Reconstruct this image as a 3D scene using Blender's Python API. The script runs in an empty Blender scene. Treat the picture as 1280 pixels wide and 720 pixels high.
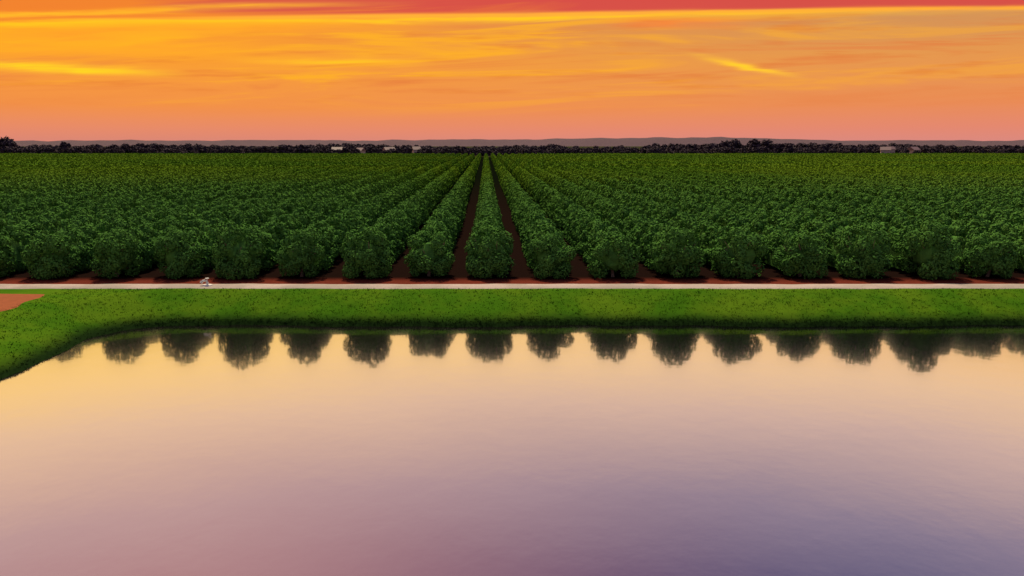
import bpy, math, random
import numpy as np
from mathutils import Vector, noise as mnoise

random.seed(7); rng = np.random.default_rng(7)
scene = bpy.context.scene
scene.view_settings.view_transform = 'Standard'
scene.view_settings.look = 'None'
scene.view_settings.exposure = 0
scene.view_settings.gamma = 1
COL = scene.collection

def lin(c, k=1.0):
    out = []
    for v in c:
        v = v/255.0
        out.append(k*(v/12.92 if v <= 0.04045 else ((v+0.055)/1.055)**2.4))
    return tuple(out)+(1.0,)

# ------------------------------------------------------------------ node helper
class NT:
    def __init__(s, tree):
        s.t = tree; s.n = tree.nodes; s.l = tree.links
    def put(s, sock, v):
        if isinstance(v, bpy.types.NodeSocket): s.l.new(v, sock)
        else: sock.default_value = v
    def m(s, op, a, b=0.0, c=None, clamp=False):
        n = s.n.new('ShaderNodeMath'); n.operation = op; n.use_clamp = clamp
        s.put(n.inputs[0], a); s.put(n.inputs[1], b)
        if c is not None: s.put(n.inputs[2], c)
        return n.outputs[0]
    def mix(s, f, a, b, mode='MIX'):
        n = s.n.new('ShaderNodeMix'); n.data_type = 'RGBA'; n.blend_type = mode
        s.put(n.inputs[0], f); s.put(n.inputs[6], a); s.put(n.inputs[7], b)
        return n.outputs[2]
    def ss(s, v, lo, hi, a=0.0, b=1.0):
        n = s.n.new('ShaderNodeMapRange'); n.interpolation_type = 'SMOOTHSTEP'
        s.put(n.inputs[0], v); s.put(n.inputs[1], lo); s.put(n.inputs[2], hi)
        s.put(n.inputs[3], a); s.put(n.inputs[4], b)
        return n.outputs[0]
    def ramp(s, v, stops):
        n = s.n.new('ShaderNodeValToRGB'); cr = n.color_ramp
        s.put(n.inputs[0], v)
        while len(cr.elements) < len(stops): cr.elements.new(0.5)
        for e, (p, c) in zip(cr.elements, stops):
            e.position = p; e.color = c
        return n.outputs[0]
    def noise(s, vec, scale, detail=4, rough=0.55, dist=0.0):
        n = s.n.new('ShaderNodeTexNoise')
        if vec is not None: s.l.new(vec, n.inputs['Vector'])
        n.inputs['Scale'].default_value = scale; n.inputs['Detail'].default_value = detail
        n.inputs['Roughness'].default_value = rough; n.inputs['Distortion'].default_value = dist
        return n.outputs['Fac']
    def comb(s, x, y, z=0.0):
        n = s.n.new('ShaderNodeCombineXYZ')
        s.put(n.inputs[0], x); s.put(n.inputs[1], y); s.put(n.inputs[2], z)
        return n.outputs[0]
    def sep(s, v):
        n = s.n.new('ShaderNodeSeparateXYZ'); s.l.new(v, n.inputs[0]); return n.outputs

# ------------------------------------------------------------------ WORLD : sunset sky
world = bpy.data.worlds.new("World"); scene.world = world; world.use_nodes = True
try:
    world.cycles.sampling_method = 'MANUAL'; world.cycles.sample_map_resolution = 256
except Exception: pass
wt = world.node_tree; wt.nodes.clear(); W = NT(wt)
tc = wt.nodes.new('ShaderNodeTexCoord')
X, Y, Z = W.sep(tc.outputs['Generated'])
el = W.m('MULTIPLY', W.m('ARCSINE', Z), 180/math.pi)
yc = W.m('MAXIMUM', Y, 0.12)
u = W.m('DIVIDE', X, yc); v = W.m('DIVIDE', Z, yc)
front = W.ss(Y, 0.1, 0.4)
cl1 = W.noise(W.comb(W.m('MULTIPLY', u, 2.4), W.m('ADD', W.m('MULTIPLY', v, 36.0), W.m('MULTIPLY', u, -1.2)), 3.0), 1.0, 4, 0.62, 0.9)
cl2 = W.noise(W.comb(W.m('MULTIPLY', u, 6.5), W.m('MULTIPLY', v, 90.0), 9.0), 1.0, 3, 0.62, 0.0)
wob = W.noise(W.comb(W.m('MULTIPLY', u, 3.0), W.m('MULTIPLY', v, 8.0), 5.0), 1.0, 2, 0.55)
elw = W.m('ADD', el, W.m('MULTIPLY', W.m('SUBTRACT', wob, 0.5), W.m('MULTIPLY', W.ss(el, 1.0, 12.0), 2.0)))
t = W.m('DIVIDE', elw, 90.0, clamp=True)
HB = 2.5   # boost added to the unseen upper sky, offsetting the darkened water gloss
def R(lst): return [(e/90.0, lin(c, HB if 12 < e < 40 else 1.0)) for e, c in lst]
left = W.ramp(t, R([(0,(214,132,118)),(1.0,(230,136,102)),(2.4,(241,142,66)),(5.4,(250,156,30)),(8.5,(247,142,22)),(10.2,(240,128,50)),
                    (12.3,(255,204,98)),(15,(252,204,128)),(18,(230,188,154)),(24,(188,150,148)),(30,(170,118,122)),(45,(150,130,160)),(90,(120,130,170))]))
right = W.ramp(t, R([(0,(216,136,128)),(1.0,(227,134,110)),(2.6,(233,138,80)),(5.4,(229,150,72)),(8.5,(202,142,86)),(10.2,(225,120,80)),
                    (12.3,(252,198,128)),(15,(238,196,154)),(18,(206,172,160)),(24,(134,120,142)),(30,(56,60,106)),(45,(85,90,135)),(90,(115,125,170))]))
base = W.mix(W.ss(u, -0.5, 0.62), left, right)
low = W.m('MULTIPLY', W.ss(el, 1.5, 4.5), W.ss(el, 14.0, 10.0))
low = W.m('MULTIPLY', low, front)
f1 = W.m('MULTIPLY', W.ss(cl1, 0.47, 0.66), W.m('MULTIPLY', low, W.ss(u, .6, -.1, .35, .85)))
base = W.mix(f1, base, lin((255,176,14)))
f2 = W.m('MULTIPLY', W.ss(cl2, 0.5, 0.72), W.m('MULTIPLY', low, 0.45))
base = W.mix(f2, base, lin((222,108,38)))
f3 = W.m('MULTIPLY', W.ss(cl1, 0.46, 0.32), W.m('MULTIPLY', low, 0.45))
base = W.mix(f3, base, lin((228,118,56)))
# pink-red cloud deck along the top
vv = W.m('ADD', v, W.m('MULTIPLY', W.m('SUBTRACT', cl2, 0.5), 0.010))
vline = W.m('ADD', 0.151, W.m('MULTIPLY', u, 0.012))
deck = W.m('MULTIPLY', W.ss(W.m('SUBTRACT', vv, vline), 0.0, 0.006), W.ss(el, 11.6, 10.0))
deck = W.m('MULTIPLY', deck, front)
deckcol = W.mix(W.ss(W.m('ADD', u, W.m('MULTIPLY', W.m('SUBTRACT', cl1, .5), 1.6)), -0.45, 0.05), lin((242,128,30)), lin((214,70,62)))
base = W.mix(W.m('MULTIPLY', deck, 0.95), base, deckcol)
def streak(base, a, b, w, u0, u1, soft, col, amt, nz=0.006):
    c = W.m('ADD', a, W.m('MULTIPLY', u, b))
    c = W.m('ADD', c, W.m('MULTIPLY', W.m('SUBTRACT', cl1, 0.5), nz*2))
    d = W.m('DIVIDE', W.m('SUBTRACT', v, c), w)
    g = W.m('EXPONENT', W.m('MULTIPLY', W.m('MULTIPLY', d, d), -1.0))
    g = W.m('MULTIPLY', g, W.m('MULTIPLY', W.ss(u, u0-soft, u0+soft), W.ss(u, u1+soft, u1-soft)))
    g = W.m('MULTIPLY', g, W.m('MULTIPLY', front, W.m('MULTIPLY', W.ss(cl2, 0.3, 0.6, 0.45, 1.0), amt)))
    return W.mix(g, base, lin(col, 1.08))
base = streak(base, .1485, .014, .0036, -1.2, 0.4, .3, (255,196,0), 1.0, .010)
base = streak(base, .1525, .012, .0025, -.4, 1.4, .2, (255,172,40), .95, .003)
base = streak(base, .140, .010, .008, -1.2, -0.1, .2, (255,170,0), 0.5, .010)
base = streak(base, .165, .02, .0035, -.9, -.2, .15, (255,186,20), 0.8, .010)
base = streak(base, .067, -.048, .0052, -.9, -.42, .08, (255,212,0), 1.0, .008)
base = streak(base, .108, -.02, .012, -.9, -.30, .12, (255,176,0), 0.6, .012)
base = streak(base, .096, -.015, .0042, -.27, -.11, .06, (255,190,10), 0.95, .010)
base = streak(base, .158, -.205, .0036, .27, .36, .04, (255,200,30), 1.0, .012)
base = streak(base, .142, -.0, .005, .17, .30, .06, (246,120,40), 0.7, .006)
# sky behind the viewer: dull dusk blue
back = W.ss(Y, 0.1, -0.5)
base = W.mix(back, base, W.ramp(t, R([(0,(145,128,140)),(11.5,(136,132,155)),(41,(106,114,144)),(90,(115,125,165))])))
sky = wt.nodes.new('ShaderNodeTexSky'); sky.sky_type = 'NISHITA'; sky.sun_disc = False
SUN_EL, SUN_AZ = 58.0, -12.0   # azimuth clockwise from +Y
sky.sun_elevation = math.radians(SUN_EL); sky.sun_rotation = math.radians(SUN_AZ)
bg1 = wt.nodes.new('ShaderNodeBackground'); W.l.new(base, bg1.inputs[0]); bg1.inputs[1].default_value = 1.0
bg2 = wt.nodes.new('ShaderNodeBackground'); W.l.new(sky.outputs[0], bg2.inputs[0]); bg2.inputs[1].default_value = 0.002
ad = wt.nodes.new('ShaderNodeAddShader'); W.l.new(bg1.outputs[0], ad.inputs[0]); W.l.new(bg2.outputs[0], ad.inputs[1])
wo = wt.nodes.new('ShaderNodeOutputWorld'); W.l.new(ad.outputs[0], wo.inputs[0])

# ------------------------------------------------------------------ SUN
sd = bpy.data.lights.new("sun", 'SUN'); sd.energy = 4.6; sd.angle = math.radians(5); sd.color = (1.0, 0.85, 0.56)
sun = bpy.data.objects.new("sun", sd); COL.objects.link(sun)
a = math.radians(SUN_AZ); e = math.radians(SUN_EL)
tosun = Vector((math.sin(a)*math.cos(e), math.cos(a)*math.cos(e), math.sin(e)))
sun.rotation_euler = tosun.to_track_quat('Z', 'Y').to_euler(); sun.location = tosun*60

# ------------------------------------------------------------------ CAMERA
G = 1.25   # level of the land above the water
cd = bpy.data.cameras.new("camera"); cam = bpy.data.objects.new("camera", cd); COL.objects.link(cam)
cd.sensor_width = 36; cd.lens = 28.1; cd.clip_end = 20000; cd.clip_start = 0.1
cd.shift_x = 33/1280
cam.location = (0, 0, 8+G); cam.rotation_euler = (math.radians(90-10.2), 0, 0)
scene.camera = cam

# ------------------------------------------------------------------ materials
def new_mat(name):
    m = bpy.data.materials.new(name); m.use_nodes = True
    T = NT(m.node_tree); b = m.node_tree.nodes['Principled BSDF']
    b.inputs['Specular IOR Level'].default_value = 0.25
    return m, T, b
def new_diffuse(name):
    m = bpy.data.materials.new(name); m.use_nodes = True
    m.node_tree.nodes.clear(); T = NT(m.node_tree)
    d = T.n.new('ShaderNodeBsdfDiffuse'); o = T.n.new('ShaderNodeOutputMaterial'); T.l.new(d.outputs[0], o.inputs[0])
    return m, T, d
def geo_pos(T):
    return T.n.new('ShaderNodeNewGeometry').outputs['Position']
def bump(T, b, h, strength, dist):
    n = T.n.new('ShaderNodeBump'); n.inputs['Strength'].default_value = strength; n.inputs['Distance'].default_value = dist
    T.l.new(h, n.inputs['Height']); T.l.new(n.outputs[0], b.inputs['Normal'])

def ground_material():
    m, T, b = new_diffuse("grass_ground")
    P = geo_pos(T); x, y, z = T.sep(P)
    n1 = T.noise(P, 0.35, 4); n2 = T.noise(P, 3.0, 4, 0.7); n3 = T.noise(P, 22.0, 2, 0.7)
    g = T.mix(T.ss(n1, .35, .65), (.044,.130,.006,1), (.080,.160,.008,1))
    g = T.mix(T.m('MULTIPLY', T.ss(n2, .48, .72), .30), g, (.034,.100,.006,1))
    g = T.mix(T.m('MULTIPLY', T.ss(n3, .55, .8), .2), g, (.12,.19,.012,1))
    mud = T.ss(T.m('ADD', z, T.m('MULTIPLY', T.m('SUBTRACT', n2, .5), .25)), .60, .10)
    g = T.mix(mud, g, (.010,.024,.006,1))
    T.l.new(g, b.inputs['Color'])
    bump(T, b, n3, .5, .05)
    return m
def soil_material():
    m, T, b = new_diffuse("orchard_soil")
    P = geo_pos(T)
    n1 = T.noise(P, .6, 4); n2 = T.noise(P, 6.0, 4, .7)
    g = T.mix(n1, (.17,.030,.018,1), (.09,.020,.013,1))
    g = T.mix(T.m('MULTIPLY', T.ss(n2, .5, .7), .6), g, (.21,.052,.028,1))
    x, y, z = T.sep(P)
    g = T.mix(T.ss(y, 46.4, 48.4), g, (.012,.006,.005,1))  # shade under and between the trees, painted into the soil colour
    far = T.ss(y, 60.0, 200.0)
    g = T.mix(far, g, (.004,.006,.003,1))  # painted aisle shade deepens further back
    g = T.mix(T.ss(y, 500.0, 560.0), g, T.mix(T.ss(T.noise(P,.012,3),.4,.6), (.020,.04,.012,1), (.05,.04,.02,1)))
    T.l.new(g, b.inputs['Color'])
    bump(T, b, n2, .7, .08)
    return m
def dirt_material():
    m, T, b = new_diffuse("red_dirt")
    P = geo_pos(T); n2 = T.noise(P, 2.5, 5, .7)
    T.l.new(T.mix(n2, (.36,.11,.05,1), (.20,.07,.035,1)), b.inputs['Color'])
    bump(T, b, n2, .6, .06)
    return m
def road_material():
    m, T, b = new_mat("pale_gravel")
    P = geo_pos(T); n1 = T.noise(P, .5, 5); n2 = T.noise(P, 9.0, 5, .7)
    c = T.mix(T.ss(n1,.35,.65), (.46,.37,.33,1), (.33,.28,.24,1))
    c = T.mix(T.m('MULTIPLY', T.ss(n2,.45,.7), .5), c, (.24,.20,.16,1))
    T.l.new(c, b.inputs['Base Color']); b.inputs['Roughness'].default_value = .9
    bump(T, b, n2, .4, .02)
    return m
def simple(name, c, r=.8, nz=.25, sc=3.0):
    m, T, b = new_mat(name); P = geo_pos(T)
    n = T.noise(P, sc, 3, .6)
    d = tuple(k*(1-nz*1.5) for k in c[:3])+(1,)
    T.l.new(T.mix(n, c, d), b.inputs['Base Color']); b.inputs['Roughness'].default_value = r
    return m
def leaf_material(name, c1, c2, c3):
    m, T, b = new_diffuse(name)
    P = geo_pos(T)
    n = T.noise(P, 1.3, 1, .6); n2 = T.noise(P, 11.0, 0, .6)
    c = T.mix(T.ss(n, .35, .65), c1, c2)
    c = T.mix(T.m('MULTIPLY', T.ss(n2, .5, .75), .4), c, c3)
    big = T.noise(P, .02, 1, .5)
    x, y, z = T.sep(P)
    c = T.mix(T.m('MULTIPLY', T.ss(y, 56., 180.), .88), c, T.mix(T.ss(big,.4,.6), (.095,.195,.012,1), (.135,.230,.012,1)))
    T.l.new(c, b.inputs['Color'])
    return m
M_GRASS = ground_material(); M_SOIL = soil_material(); M_DIRT = dirt_material(); M_ROAD = road_material()
M_LEAF = leaf_material("citrus_leaves", (.054,.140,.030,1), (.082,.205,.038,1), (.12,.26,.046,1))
M_FARLEAF = simple("hazed_distant_leaves", (.052,.033,.050,1), .9, .3, .05)  # dusk haze mixed into the leaf colour as purple
M_BARK = simple("bark", (.34,.22,.16,1), .9, .4, 8)
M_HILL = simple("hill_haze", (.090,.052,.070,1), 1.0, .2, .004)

# ------------------------------------------------------------------ TERRAIN
PX0, PX1, PY0, PY1, PR = -19.4, 49.0, -60.0, 40.3, 3.6
def pond_sd(x, y):
    cx, cy = (PX0+PX1)/2, (PY0+PY1)/2; hx, hy = (PX1-PX0)/2-PR, (PY1-PY0)/2-PR
    qx = np.abs(x-cx)-hx; qy = np.abs(y-cy)-hy
    return np.hypot(np.maximum(qx,0), np.maximum(qy,0)) + np.minimum(np.maximum(qx,qy),0) - PR
def wobble(x, y):
    return .18*np.sin(x*.31+y*.22)+.11*np.sin(x*.83-y*.61+1.3)+.06*np.sin(x*2.1+y*1.7+.4)+.04*np.sin(x*5.1-y*4.3)
def height(x, y):
    s = pond_sd(x, y) + wobble(x, y)
    up = np.interp(s, [-6,-1.5,0,.25,.8,2.2,3.5], [-1.6,-.7,-.02,.16,.38,.88,G])
    bumpy = (np.sin(x*2.3+1.1*np.sin(y*1.9))*np.sin(y*2.7+np.sin(x*1.3)))*.025 + np.sin(x*6.1+y*2.)*np.sin(y*5.3-x)*.012
    mask = np.clip(s/.6,0,1)*np.clip((3.7-s)/1.2,0,1)
    return up + bumpy*mask
def spaced(parts):
    o = []
    for a_, b_, st in parts: o += list(np.arange(a_, b_, st))
    return np.array(o)
xs = np.concatenate([[-9000,-4000,-2000,-1000,-500,-250,-120,-80], spaced([(-60,-32,2),(-32,34,.3),(34,60,1.5)]), [62,80,120,250,500,1000,2000,4000,9000]])
ys = np.concatenate([[-3000,-500,-120,-80], spaced([(-64,10,2),(10,36,.5),(36,44.2,.2),(44.2,48,.4)]), [48.2,55,70,100,150,250,400,600,620,660,800,1200,2000,4000,9000]])
GX, GY = np.meshgrid(xs, ys); GZ = height(GX, GY)
nx, ny = len(xs), len(ys)
verts = np.stack([GX.ravel(), GY.ravel(), GZ.ravel()], 1)
faces = []; mats = []
for j in range(ny-1):
    for i in range(nx-1):
        k = j*nx+i; faces.append((k,k+1,k+1+nx,k+nx))
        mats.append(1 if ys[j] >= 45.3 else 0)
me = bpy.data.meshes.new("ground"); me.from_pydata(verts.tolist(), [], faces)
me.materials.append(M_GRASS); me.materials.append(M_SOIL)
me.polygons.foreach_set('material_index', mats); me.polygons.foreach_set('use_smooth', [True]*len(faces))
ground = bpy.data.objects.new("ground", me); COL.objects.link(ground)

def strip(name, mat, pts_fn, n0, cross):
    vs=[]; fs=[]
    for i in range(n0):
        cx,cy,px,py,w = pts_fn(i)
        for o,z in cross:
            vs.append((cx+px*o*w, cy+py*o*w, z+G))
    c=len(cross)
    for i in range(n0-1):
        for j in range(c-1):
            k=i*c+j; fs.append((k,k+1,k+1+c,k+c))
    m=bpy.data.meshes.new(name); m.from_pydata(vs,[],fs); m.materials.append(mat)
    ob=bpy.data.objects.new(name,m); COL.objects.link(ob)
    m.polygons.foreach_set('use_smooth',[True]*len(fs))
    return ob
def road_fn(i):
    x=-160+i*.5; return (x, 45.0+.05*math.sin(x*.3)+.04*math.sin(x*1.7), 0, 1, 1+.05*math.sin(x*.9+1)+.04*math.sin(x*3.1))
strip("gravel_road", M_ROAD, road_fn, 640, [(-.78,-.01),(-.70,.03),(0,.06),(.62,.03),(.70,-.01)])
def tr_fn(i):
    y=-40+i*.5; return (-26.8+.25*math.sin(y*.2), y, 1, 0, 1+.05*math.sin(y*.7)+.05*math.sin(y*2.3))
strip("dirt_track", M_DIRT, tr_fn, 166, [(-3.6,-.015),(-3.4,.015),(-1.2,.03),(0,.045),(1.2,.03),(2.8,.015),(3.1,-.015)])

# ------------------------------------------------------------------ WATER
wm = bpy.data.materials.new("water"); wm.use_nodes = True; T = NT(wm.node_tree); wm.node_tree.nodes.clear()
P = T.n.new('ShaderNodeNewGeometry').outputs['Position']; x,y,z = T.sep(P)
nz = T.noise(T.comb(T.m('MULTIPLY',x,1.1), T.m('MULTIPLY',y,1.0), 0), 1.0, 3, .55)
bp = T.n.new('ShaderNodeBump'); bp.inputs['Strength'].default_value=.18; bp.inputs['Distance'].default_value=.016; T.l.new(nz,bp.inputs['Height'])
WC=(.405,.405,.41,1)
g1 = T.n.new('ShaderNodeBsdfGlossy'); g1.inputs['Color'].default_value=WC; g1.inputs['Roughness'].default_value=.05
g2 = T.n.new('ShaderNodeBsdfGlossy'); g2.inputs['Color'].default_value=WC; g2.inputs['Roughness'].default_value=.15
df = T.n.new('ShaderNodeBsdfDiffuse'); df.inputs['Color'].default_value=(.008,.010,.015,1)
for g in (g1,g2): T.l.new(bp.outputs[0], g.inputs['Normal'])
m1 = T.n.new('ShaderNodeMixShader'); m1.inputs[0].default_value=.28; T.l.new(g1.outputs[0],m1.inputs[1]); T.l.new(g2.outputs[0],m1.inputs[2])
m2 = T.n.new('ShaderNodeMixShader'); m2.inputs[0].default_value=.98; T.l.new(df.outputs[0],m2.inputs[1]); T.l.new(m1.outputs[0],m2.inputs[2])
mo = T.n.new('ShaderNodeOutputMaterial'); T.l.new(m2.outputs[0],mo.inputs[0])
me = bpy.data.meshes.new("pond_water"); me.from_pydata([(PX0-1.5,PY0-1.5,0),(PX1+1.5,PY0-1.5,0),(PX1+1.5,PY1+1.2,0),(PX0-1.5,PY1+1.2,0)],[],[(0,1,2,3)])
me.materials.append(wm); COL.objects.link(bpy.data.objects.new("pond_water", me))

# ------------------------------------------------------------------ GRASS blades (one object)
def make_grass():
    N = 60000
    gx = rng.uniform(-30, 33, N); gy = rng.uniform(18, 44.25, N)
    s = pond_sd(gx, gy)+wobble(gx, gy)
    keep = (s > .05) & (gx > -23.6)
    gx, gy, s = gx[keep], gy[keep], s[keep]
    extra = 6000; ex = rng.uniform(-19, 33, extra); ey = PY1 + rng.uniform(-.4,.7,extra)
    s2 = pond_sd(ex,ey)+wobble(ex,ey); k2 = (s2>0.0)&(s2<.6)
    gx = np.concatenate([gx, ex[k2]]); gy = np.concatenate([gy, ey[k2]]); 
    gz = height(gx, gy)
    n = len(gx); B = 4
    bx = np.repeat(gx,B)+rng.normal(0,.06,n*B); by = np.repeat(gy,B)+rng.normal(0,.06,n*B); bz = np.repeat(gz,B)-.02
    ang = rng.uniform(0,2*math.pi,n*B); h = rng.uniform(.03,.08,n*B)*np.repeat(rng.uniform(.6,1.3,n),B); w = rng.uniform(.012,.03,n*B)
    lx = rng.normal(0,.04,n*B); ly = rng.normal(0,.04,n*B)
    v0 = np.stack([bx-np.cos(ang)*w, by-np.sin(ang)*w, bz],1); v1 = np.stack([bx+np.cos(ang)*w, by+np.sin(ang)*w, bz],1)
    v2 = np.stack([bx+lx, by+ly, bz+h],1)
    V = np.stack([v0,v1,v2],1).reshape(-1,3)
    F = np.arange(len(V)).reshape(-1,3)
    me = bpy.data.meshes.new("grass"); me.from_pydata(V.tolist(), [], F.tolist())
    me.materials.append(M_GRASS); COL.objects.link(bpy.data.objects.new("grass", me))
make_grass()

# ------------------------------------------------------------------ TREES
def tube(V, F, p0, p1, r0, r1, n=7):
    p0, p1 = Vector(p0), Vector(p1); d = (p1-p0).normalized()
    a_ = d.orthogonal().normalized(); b_ = d.cross(a_); k = len(V)
    for p, r in ((p0,r0),(p1,r1)):
        for i in range(n):
            t_ = 2*math.pi*i/n; V.append(tuple(p+a_*math.cos(t_)*r+b_*math.sin(t_)*r))
    for i in range(n):
        j=(i+1)%n; F.append((k+i,k+j,k+n+j,k+n+i))
def leaves_on(V, F, blobs, n, ls, r, zmin):
    blobs = np.array(blobs)
    pr = blobs[:,3]**2; pr = pr/pr.sum()
    idx = r.choice(len(blobs), n*2, p=pr)
    d = r.normal(size=(n*2,3)); d /= np.linalg.norm(d,axis=1)[:,None]
    p = blobs[idx,:3] + d*(blobs[idx,3]*r.uniform(.78,1.12,n*2))[:,None]
    bur = np.zeros(len(p), int)
    for b in blobs: bur += (((p-b[:3])**2).sum(1) < (.72*b[3])**2)
    keep = (bur==0)|(r.random(n*2)<.05); keep &= p[:,2]>zmin
    p=p[keep][:n]; d=d[keep][:n]
    nn = d + r.normal(size=p.shape)*.38 + np.array([0,0,.2]); nn/=np.linalg.norm(nn,axis=1)[:,None]
    ref = r.normal(size=p.shape); a_=np.cross(nn,ref); a_/=np.linalg.norm(a_,axis=1)[:,None]; b_=np.cross(nn,a_)
    L = ls*r.uniform(.7,1.35,len(p))[:,None]
    q = np.stack([p-a_*L, p-b_*L*.5, p+a_*L, p+b_*L*.5],1).reshape(-1,3)
    k=len(V); V += q.tolist(); F += (np.arange(len(p)*4).reshape(-1,4)+k).tolist()
def tree_geo(seed, nleaf, ls, H=2.95, Rr=1.72, limbs=True, base=.10, peak=0.0):
    r = np.random.default_rng(seed); rd = random.Random(seed)
    V=[]; F=[]
    if limbs:
        lean=(rd.uniform(-.1,.1), rd.uniform(-.1,.1))
        tube(V,F,(0,0,-.1),(lean[0]*.5,lean[1]*.5,.4),.13,.10); tube(V,F,(lean[0]*.5,lean[1]*.5,.4),(lean[0],lean[1],.8),.10,.085)
        for i in range(6):
            t_=i*math.pi/3+rd.uniform(-.4,.4); q=(lean[0]+math.cos(t_)*.5, lean[1]+math.sin(t_)*.5, 1.3+rd.uniform(-.15,.3))
            tube(V,F,(lean[0],lean[1],.75),q,.065,.04,6)
            for k in range(2):
                t2=t_+rd.uniform(-.6,.6); tube(V,F,q,(q[0]+math.cos(t2)*.6,q[1]+math.sin(t2)*.6,q[2]+rd.uniform(.2,.9)),.04,.015,5)
    nb = len(F)
    cz = base+(H-base)*.46; rz = (H-base)*.54
    k=len(V); nu,nv=9,6
    for j in range(nv+1):
        ph=math.pi*j/nv
        for i in range(nu):
            th=2*math.pi*i/nu; q=rd.uniform(.50,.62)
            V.append((math.sin(ph)*math.cos(th)*Rr*q, math.sin(ph)*math.sin(th)*Rr*q, max(cz-.05+math.cos(ph)*rz*(q+.04), base+.35)))
    for j in range(nv):
        for i in range(nu):
            i2=(i+1)%nu; F.append((k+j*nu+i,k+(j+1)*nu+i,k+(j+1)*nu+i2,k+j*nu+i2))
    blobs=[]
    for i in range(42):
        t_=rd.uniform(0,2*math.pi); zz=rd.uniform(-.95,.98)
        if zz>0: rad = math.sqrt(max(0,1-zz*zz*.9))*(1-peak*zz)
        else: rad = 1-.14*zz*zz
        k=rd.uniform(.56,.76)
        br=rd.uniform(.32,.56)*(Rr/1.72)
        z_=max(cz+zz*rz*.78, base+br*.8)
        blobs.append((math.cos(t_)*rad*Rr*k, math.sin(t_)*rad*Rr*k, z_, br))
    leaves_on(V, F, blobs, nleaf, ls, r, base*.6)
    return V, F, nb
def to_mesh(name, V, F, mi, mat):
    me=bpy.data.meshes.new(name); me.from_pydata(V,[],F)
    me.materials.append(mat); me.materials.append(M_BARK)
    me.polygons.foreach_set('material_index',mi); return me
def tree_mesh(name, seed, nleaf, ls, mat=None, **kw):
    V,F,nb = tree_geo(seed,nleaf,ls,**kw)
    return to_mesh(name, V, F, [1]*nb+[0]*(len(F)-nb), mat or M_LEAF)
def row_mesh(name, seed, ntree, step, nleaf, ls, hw=1.35, H=2.9, mod=.15, brr=(.26,.42)):
    """a stretch of one planted row whose crowns have grown together; mod = how much single crowns still show"""
    r=np.random.default_rng(seed); rd=random.Random(seed); V=[];F=[]
    hs=[rd.uniform(.96,1.04) for _ in range(ntree+1)]; ws=[rd.uniform(.96,1.04) for _ in range(ntree+1)]
    ox=[rd.uniform(-.06,.06) for _ in range(ntree+1)]
    blobs=[]
    for i in range(ntree):
        for k in range(30):
            f=rd.random(); y=(i+f)*step
            m_=1-mod*(abs(f-.5)*2)**1.6
            t_=rd.uniform(-.15,math.pi+.15)
            k_=rd.uniform(.92,1.0)
            br=rd.uniform(*brr)
            cx=math.cos(t_); sz=max(0.0,math.sin(t_))
            x=ox[i]+cx*(hw*ws[i]*(.5+.5*m_)-br*.8)*k_
            z=.45+(sz**1.1)*((H*hs[i]*m_)-.45-br)*k_
            blobs.append((x,y,max(z,br*.9),br))
    prof=[(-hw*.62,.25),(-hw*.55,1.2),(-hw*.3,1.95),(0,2.2),(hw*.3,1.95),(hw*.55,1.2),(hw*.62,.25)]
    n0=ntree*2+1
    for j in range(n0):
        for (px,pz) in prof: V.append((px*rd.uniform(.88,1.05),j*step/2,pz*rd.uniform(.92,1.03)))
    for j in range(n0-1):
        for q in range(6):
            k=j*7+q; F.append((k,k+1,k+8,k+7))
    leaves_on(V,F,blobs,nleaf*ntree,ls,r,.06)
    return to_mesh(name,V,F,[0]*len(F),M_LEAF)

ROW=3.82; X0=.25; STEP=2.4; YF=48.5
near = [tree_mesh("citrus_near_%d"%i, 10+i, 6000, .09) for i in range(6)]
mid0 = [row_mesh("citrus_row_%d"%i, 20+i, 4, STEP, 2400, .11, 1.32, 2.95, .20) for i in range(6)]
mid  = [row_mesh("citrus_mid_%d"%i, 30+i, 6, STEP, 1000, .17, 1.12, 2.95, .09) for i in range(5)]
far  = [row_mesh("citrus_far_%d"%i, 50+i, 12, STEP, 240, .32, .98, 2.95, .04) for i in range(4)]

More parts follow.
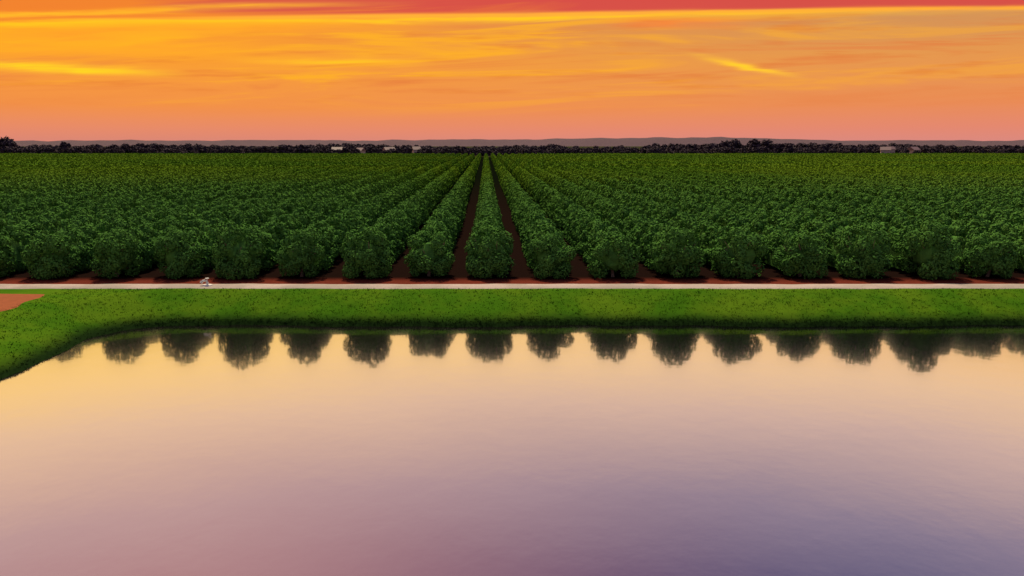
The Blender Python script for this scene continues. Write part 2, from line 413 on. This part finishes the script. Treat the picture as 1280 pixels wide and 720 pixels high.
def lib(name, meshes):
    c = bpy.data.collections.new(name)
    for i, m in enumerate(meshes):
        o = bpy.data.objects.new(name+"_%d"%i, m); c.objects.link(o)
    return c
def scatter(name, pts, coll, nvar, scales, spin=True):
    n=len(pts); me=bpy.data.meshes.new(name); me.from_pydata([tuple(p) for p in pts],[],[])
    at=me.attributes.new('scl','FLOAT_VECTOR','POINT'); at.data.foreach_set('vector', np.array(scales,dtype=np.float32).ravel())
    at=me.attributes.new('rotz','FLOAT_VECTOR','POINT'); rz=np.zeros((n,3),dtype=np.float32)
    if spin: rz[:,2]=rng.uniform(0,6.283,n)
    at.data.foreach_set('vector', rz.ravel())
    at=me.attributes.new('pick','INT','POINT'); at.data.foreach_set('value', rng.integers(0,nvar,n).astype(np.int32))
    ob=bpy.data.objects.new(name,me); COL.objects.link(ob)
    g=bpy.data.node_groups.new(name+"_gn",'GeometryNodeTree')
    g.interface.new_socket('Geometry',in_out='INPUT',socket_type='NodeSocketGeometry'); g.interface.new_socket('Geometry',in_out='OUTPUT',socket_type='NodeSocketGeometry')
    gi=g.nodes.new('NodeGroupInput'); go=g.nodes.new('NodeGroupOutput')
    ci=g.nodes.new('GeometryNodeCollectionInfo'); ci.inputs['Collection'].default_value=coll
    ci.inputs['Separate Children'].default_value=True; ci.inputs['Reset Children'].default_value=True
    ip=g.nodes.new('GeometryNodeInstanceOnPoints'); ip.inputs['Pick Instance'].default_value=True
    def na(nm,tp):
        q=g.nodes.new('GeometryNodeInputNamedAttribute'); q.data_type=tp; q.inputs['Name'].default_value=nm; return q.outputs['Attribute']
    L=g.links.new
    L(gi.outputs[0],ip.inputs['Points']); L(ci.outputs[0],ip.inputs['Instance']); L(na('pick','INT'),ip.inputs['Instance Index'])
    L(na('rotz','FLOAT_VECTOR'),ip.inputs['Rotation']); L(na('scl','FLOAT_VECTOR'),ip.inputs['Scale']); L(ip.outputs[0],go.inputs[0])
    md=ob.modifiers.new('scatter','NODES'); md.node_group=g
    return ob

for i in range(-12, 14):
    o=bpy.data.objects.new("citrus_tree", near[(i*5+1)%6]); COL.objects.link(o)
    o.location=(X0+i*ROW+random.uniform(-.12,.12), YF+random.uniform(-.25,.15), G-.02)
    s=random.uniform(.90,1.04); o.scale=(s*random.uniform(.95,1.03), s, s*random.uniform(.95,1.10)); o.rotation_euler=(0,0,random.uniform(0,6.28))
pts=[];sc=[]
for i in list(range(-18,-12))+list(range(14,19)):
    pts.append((X0+i*ROW, YF, G-.02)); sc.append((1,1,1))
scatter("citrus_orchard_rows", pts, lib("citrus_a", near), 6, sc)
def segs(name, j0, j1, per, meshes):
    pts=[];sc=[]
    for j in range(j0,j1,per):
        y0=YF+(j-.5)*STEP; y1=y0+per*STEP; n=int(min(.74*y1+8,420)/ROW)
        for i in range(-n,n+1):
            pts.append((X0+i*ROW, y0, G-.02)); sc.append((random.uniform(.97,1.03),1,random.uniform(.97,1.02)))
    scatter(name, pts, lib(name+"_lib", meshes), len(meshes), sc, False)
segs("citrus_orchard_rows", 1, 17, 4, mid0)
segs("citrus_orchard_rows", 17, 59, 6, mid)
segs("citrus_orchard_rows", 59, 59+12*10, 12, far)

# ------------------------------------------------------------------ distant tree belt
dm=[tree_mesh("belt_%d"%i, 80+i, 300, .36, H=3.2, Rr=1.4, limbs=False, mat=M_FARLEAF, base=.1) for i in range(4)]
pts=[]; sc=[]
for k in range(1900):
    x=random.uniform(-560,640); y=random.uniform(535,820)
    hump = 1+.35*mnoise.noise(Vector((x*.012,3.1,0)))+.35*mnoise.noise(Vector((x*.045,9.1,0)))
    h=random.uniform(4.0,6.6)*hump
    if 640<y: h*=1.15
    if 150<x<300 and y>640: h*=1.2
    pts.append((x,y,.9)); sc.append((h/3.2*random.uniform(1.0,1.7),h/3.2*1.2,h/3.2))
for (x,hh) in [(-378,14.5),(-384,13),(-371,12.5),(-405,12),(-411,11),(-330,10.5),(210,13),(198,12.5),(222,12),(190,11.5),(-445,11),(-452,10.5)]:
    pts.append((x,640+random.uniform(-8,8),.9)); sc.append((hh/3.2*1.1,hh/3.2,hh/3.2))
scatter("distant_trees", pts, lib("belt", dm), 4, sc)

# ------------------------------------------------------------------ hills
def hills(name, y0, fn, col):
    n=240; V=[]; F=[]
    xs_=np.linspace(-y0*1.1,y0*1.1,n)
    for x_ in xs_:
        h=fn(x_)
        for k,(dy,m_) in enumerate([(-250,-.05),(-140,.45),(-40,.9),(0,1),(200,.6),(600,-.1)]): V.append((x_,y0+dy,h*m_))
    for i in range(n-1):
        for j in range(5):
            k=i*6+j; F.append((k,k+6,k+7,k+1))
    me=bpy.data.meshes.new(name); me.from_pydata(V,[],F); me.materials.append(col); me.polygons.foreach_set('use_smooth',[True]*len(F))
    COL.objects.link(bpy.data.objects.new(name,me))
def h1(x):
    u_=x/3200; 
    return 9+15+6*mnoise.noise(Vector((u_*6,0,1)))+5*mnoise.noise(Vector((u_*40,0,2)))+12*math.exp(-((u_-.27)/.12)**2)+6*math.exp(-((u_-.09)/.12)**2)
hills("hills", 3200, h1, M_HILL)

# ------------------------------------------------------------------ far farmhouses
M_WALL=simple("painted_wall",(.50,.38,.36,1),.8,.15,1); M_ROOF=simple("metal_roof",(.20,.12,.13,1),.6,.2,1); M_GLASS=simple("window_glass",(.05,.05,.06,1),.2,.1,1); M_DOOR=simple("door_wood",(.12,.06,.04,1),.7,.2,2)
def boxm(name,x0,x1,y0,y1,z0,z1,mat,parent):
    V=[(x,y,z) for z in (z0,z1) for y in (y0,y1) for x in (x0,x1)]
    F=[(0,2,3,1),(4,5,7,6),(0,1,5,4),(2,6,7,3),(0,4,6,2),(1,3,7,5)]
    me=bpy.data.meshes.new(name); me.from_pydata(V,[],F); me.materials.append(mat)
    o=bpy.data.objects.new(name,me); COL.objects.link(o); o.parent=parent; return o
def house(x,y,w,d,h,rh,rot):
    e_=bpy.data.objects.new("farmhouse",None); COL.objects.link(e_); e_.location=(x,y,G); e_.rotation_euler=(0,0,rot)
    boxm("walls",-w/2,w/2,-d/2,d/2,-.2,h,M_WALL,e_)
    o=.5; V=[(-w/2-o,-d/2-o,h-.05),(w/2+o,-d/2-o,h-.05),(w/2+o,d/2+o,h-.05),(-w/2-o,d/2+o,h-.05),(-w/2-o,0,h+rh),(w/2+o,0,h+rh)]
    me=bpy.data.meshes.new("roof"); me.from_pydata(V,[],[(0,1,5,4),(2,3,4,5),(0,4,3),(1,2,5),(0,3,2,1)]); me.materials.append(M_ROOF)
    r_=bpy.data.objects.new("roof",me); COL.objects.link(r_); r_.parent=e_
    n=max(2,int(w/3))
    for i in range(n):
        cx=-w/2+(i+.5)*w/n
        if i==n//2: boxm("door",cx-.5,cx+.5,-d/2-.06,-d/2+.05,0,2.1,M_DOOR,e_)
        else: boxm("window_%d"%i,cx-.6,cx+.6,-d/2-.05,-d/2+.05,1.0,2.3,M_GLASS,e_)
for a_ in [(-106,580,7,6,3.8,2.2,.1),(-88,570,5,5,3.6,2.0,-.5),(-68,572,7,6,3.8,2.2,.5),(-50,585,5,5,4.2,2.2,.3),(282,572,6,6,4.0,2.2,-.4),(304,576,6,6,4.0,2.2,.4),(294,590,5,5,4.4,2,.1)]:
    house(*a_)

# ------------------------------------------------------------------ irrigation standpipe by the road
M_PVC=simple("white_pvc",(.8,.76,.7,1),.4,.08,5)
e_=bpy.data.objects.new("irrigation_standpipe",None); COL.objects.link(e_); e_.location=(-15.9,45.0,G+.05)
def part(name,segs_):
    V=[];F=[]
    for s_ in segs_: tube(V,F,*s_,n=14)
    me=bpy.data.meshes.new(name); me.from_pydata(V,[],F); me.materials.append(M_PVC); o=bpy.data.objects.new(name,me); COL.objects.link(o); o.parent=e_
part("riser",[((0,0,-.1),(0,0,.22),.06,.06),((0,0,.12),(0,0,.16),.09,.09),((0,0,.22),(-.08,-.02,.30),.06,.06)])
part("elbow_outlet",[((-.08,-.02,.30),(-.26,-.05,.26),.065,.065),((-.26,-.05,.26),(-.34,-.06,.16),.07,.08)])
part("valve_wheel",[((0,0,.28),(0,0,.42),.02,.02),((0,0,.40),(0,0,.43),.11,.11),((0,0,.43),(0,0,.44),.11,.001)])
part("base_slab",[((0,0,-.1),(0,0,.05),.30,.28),((0,0,.05),(0,0,.06),.28,.001)])
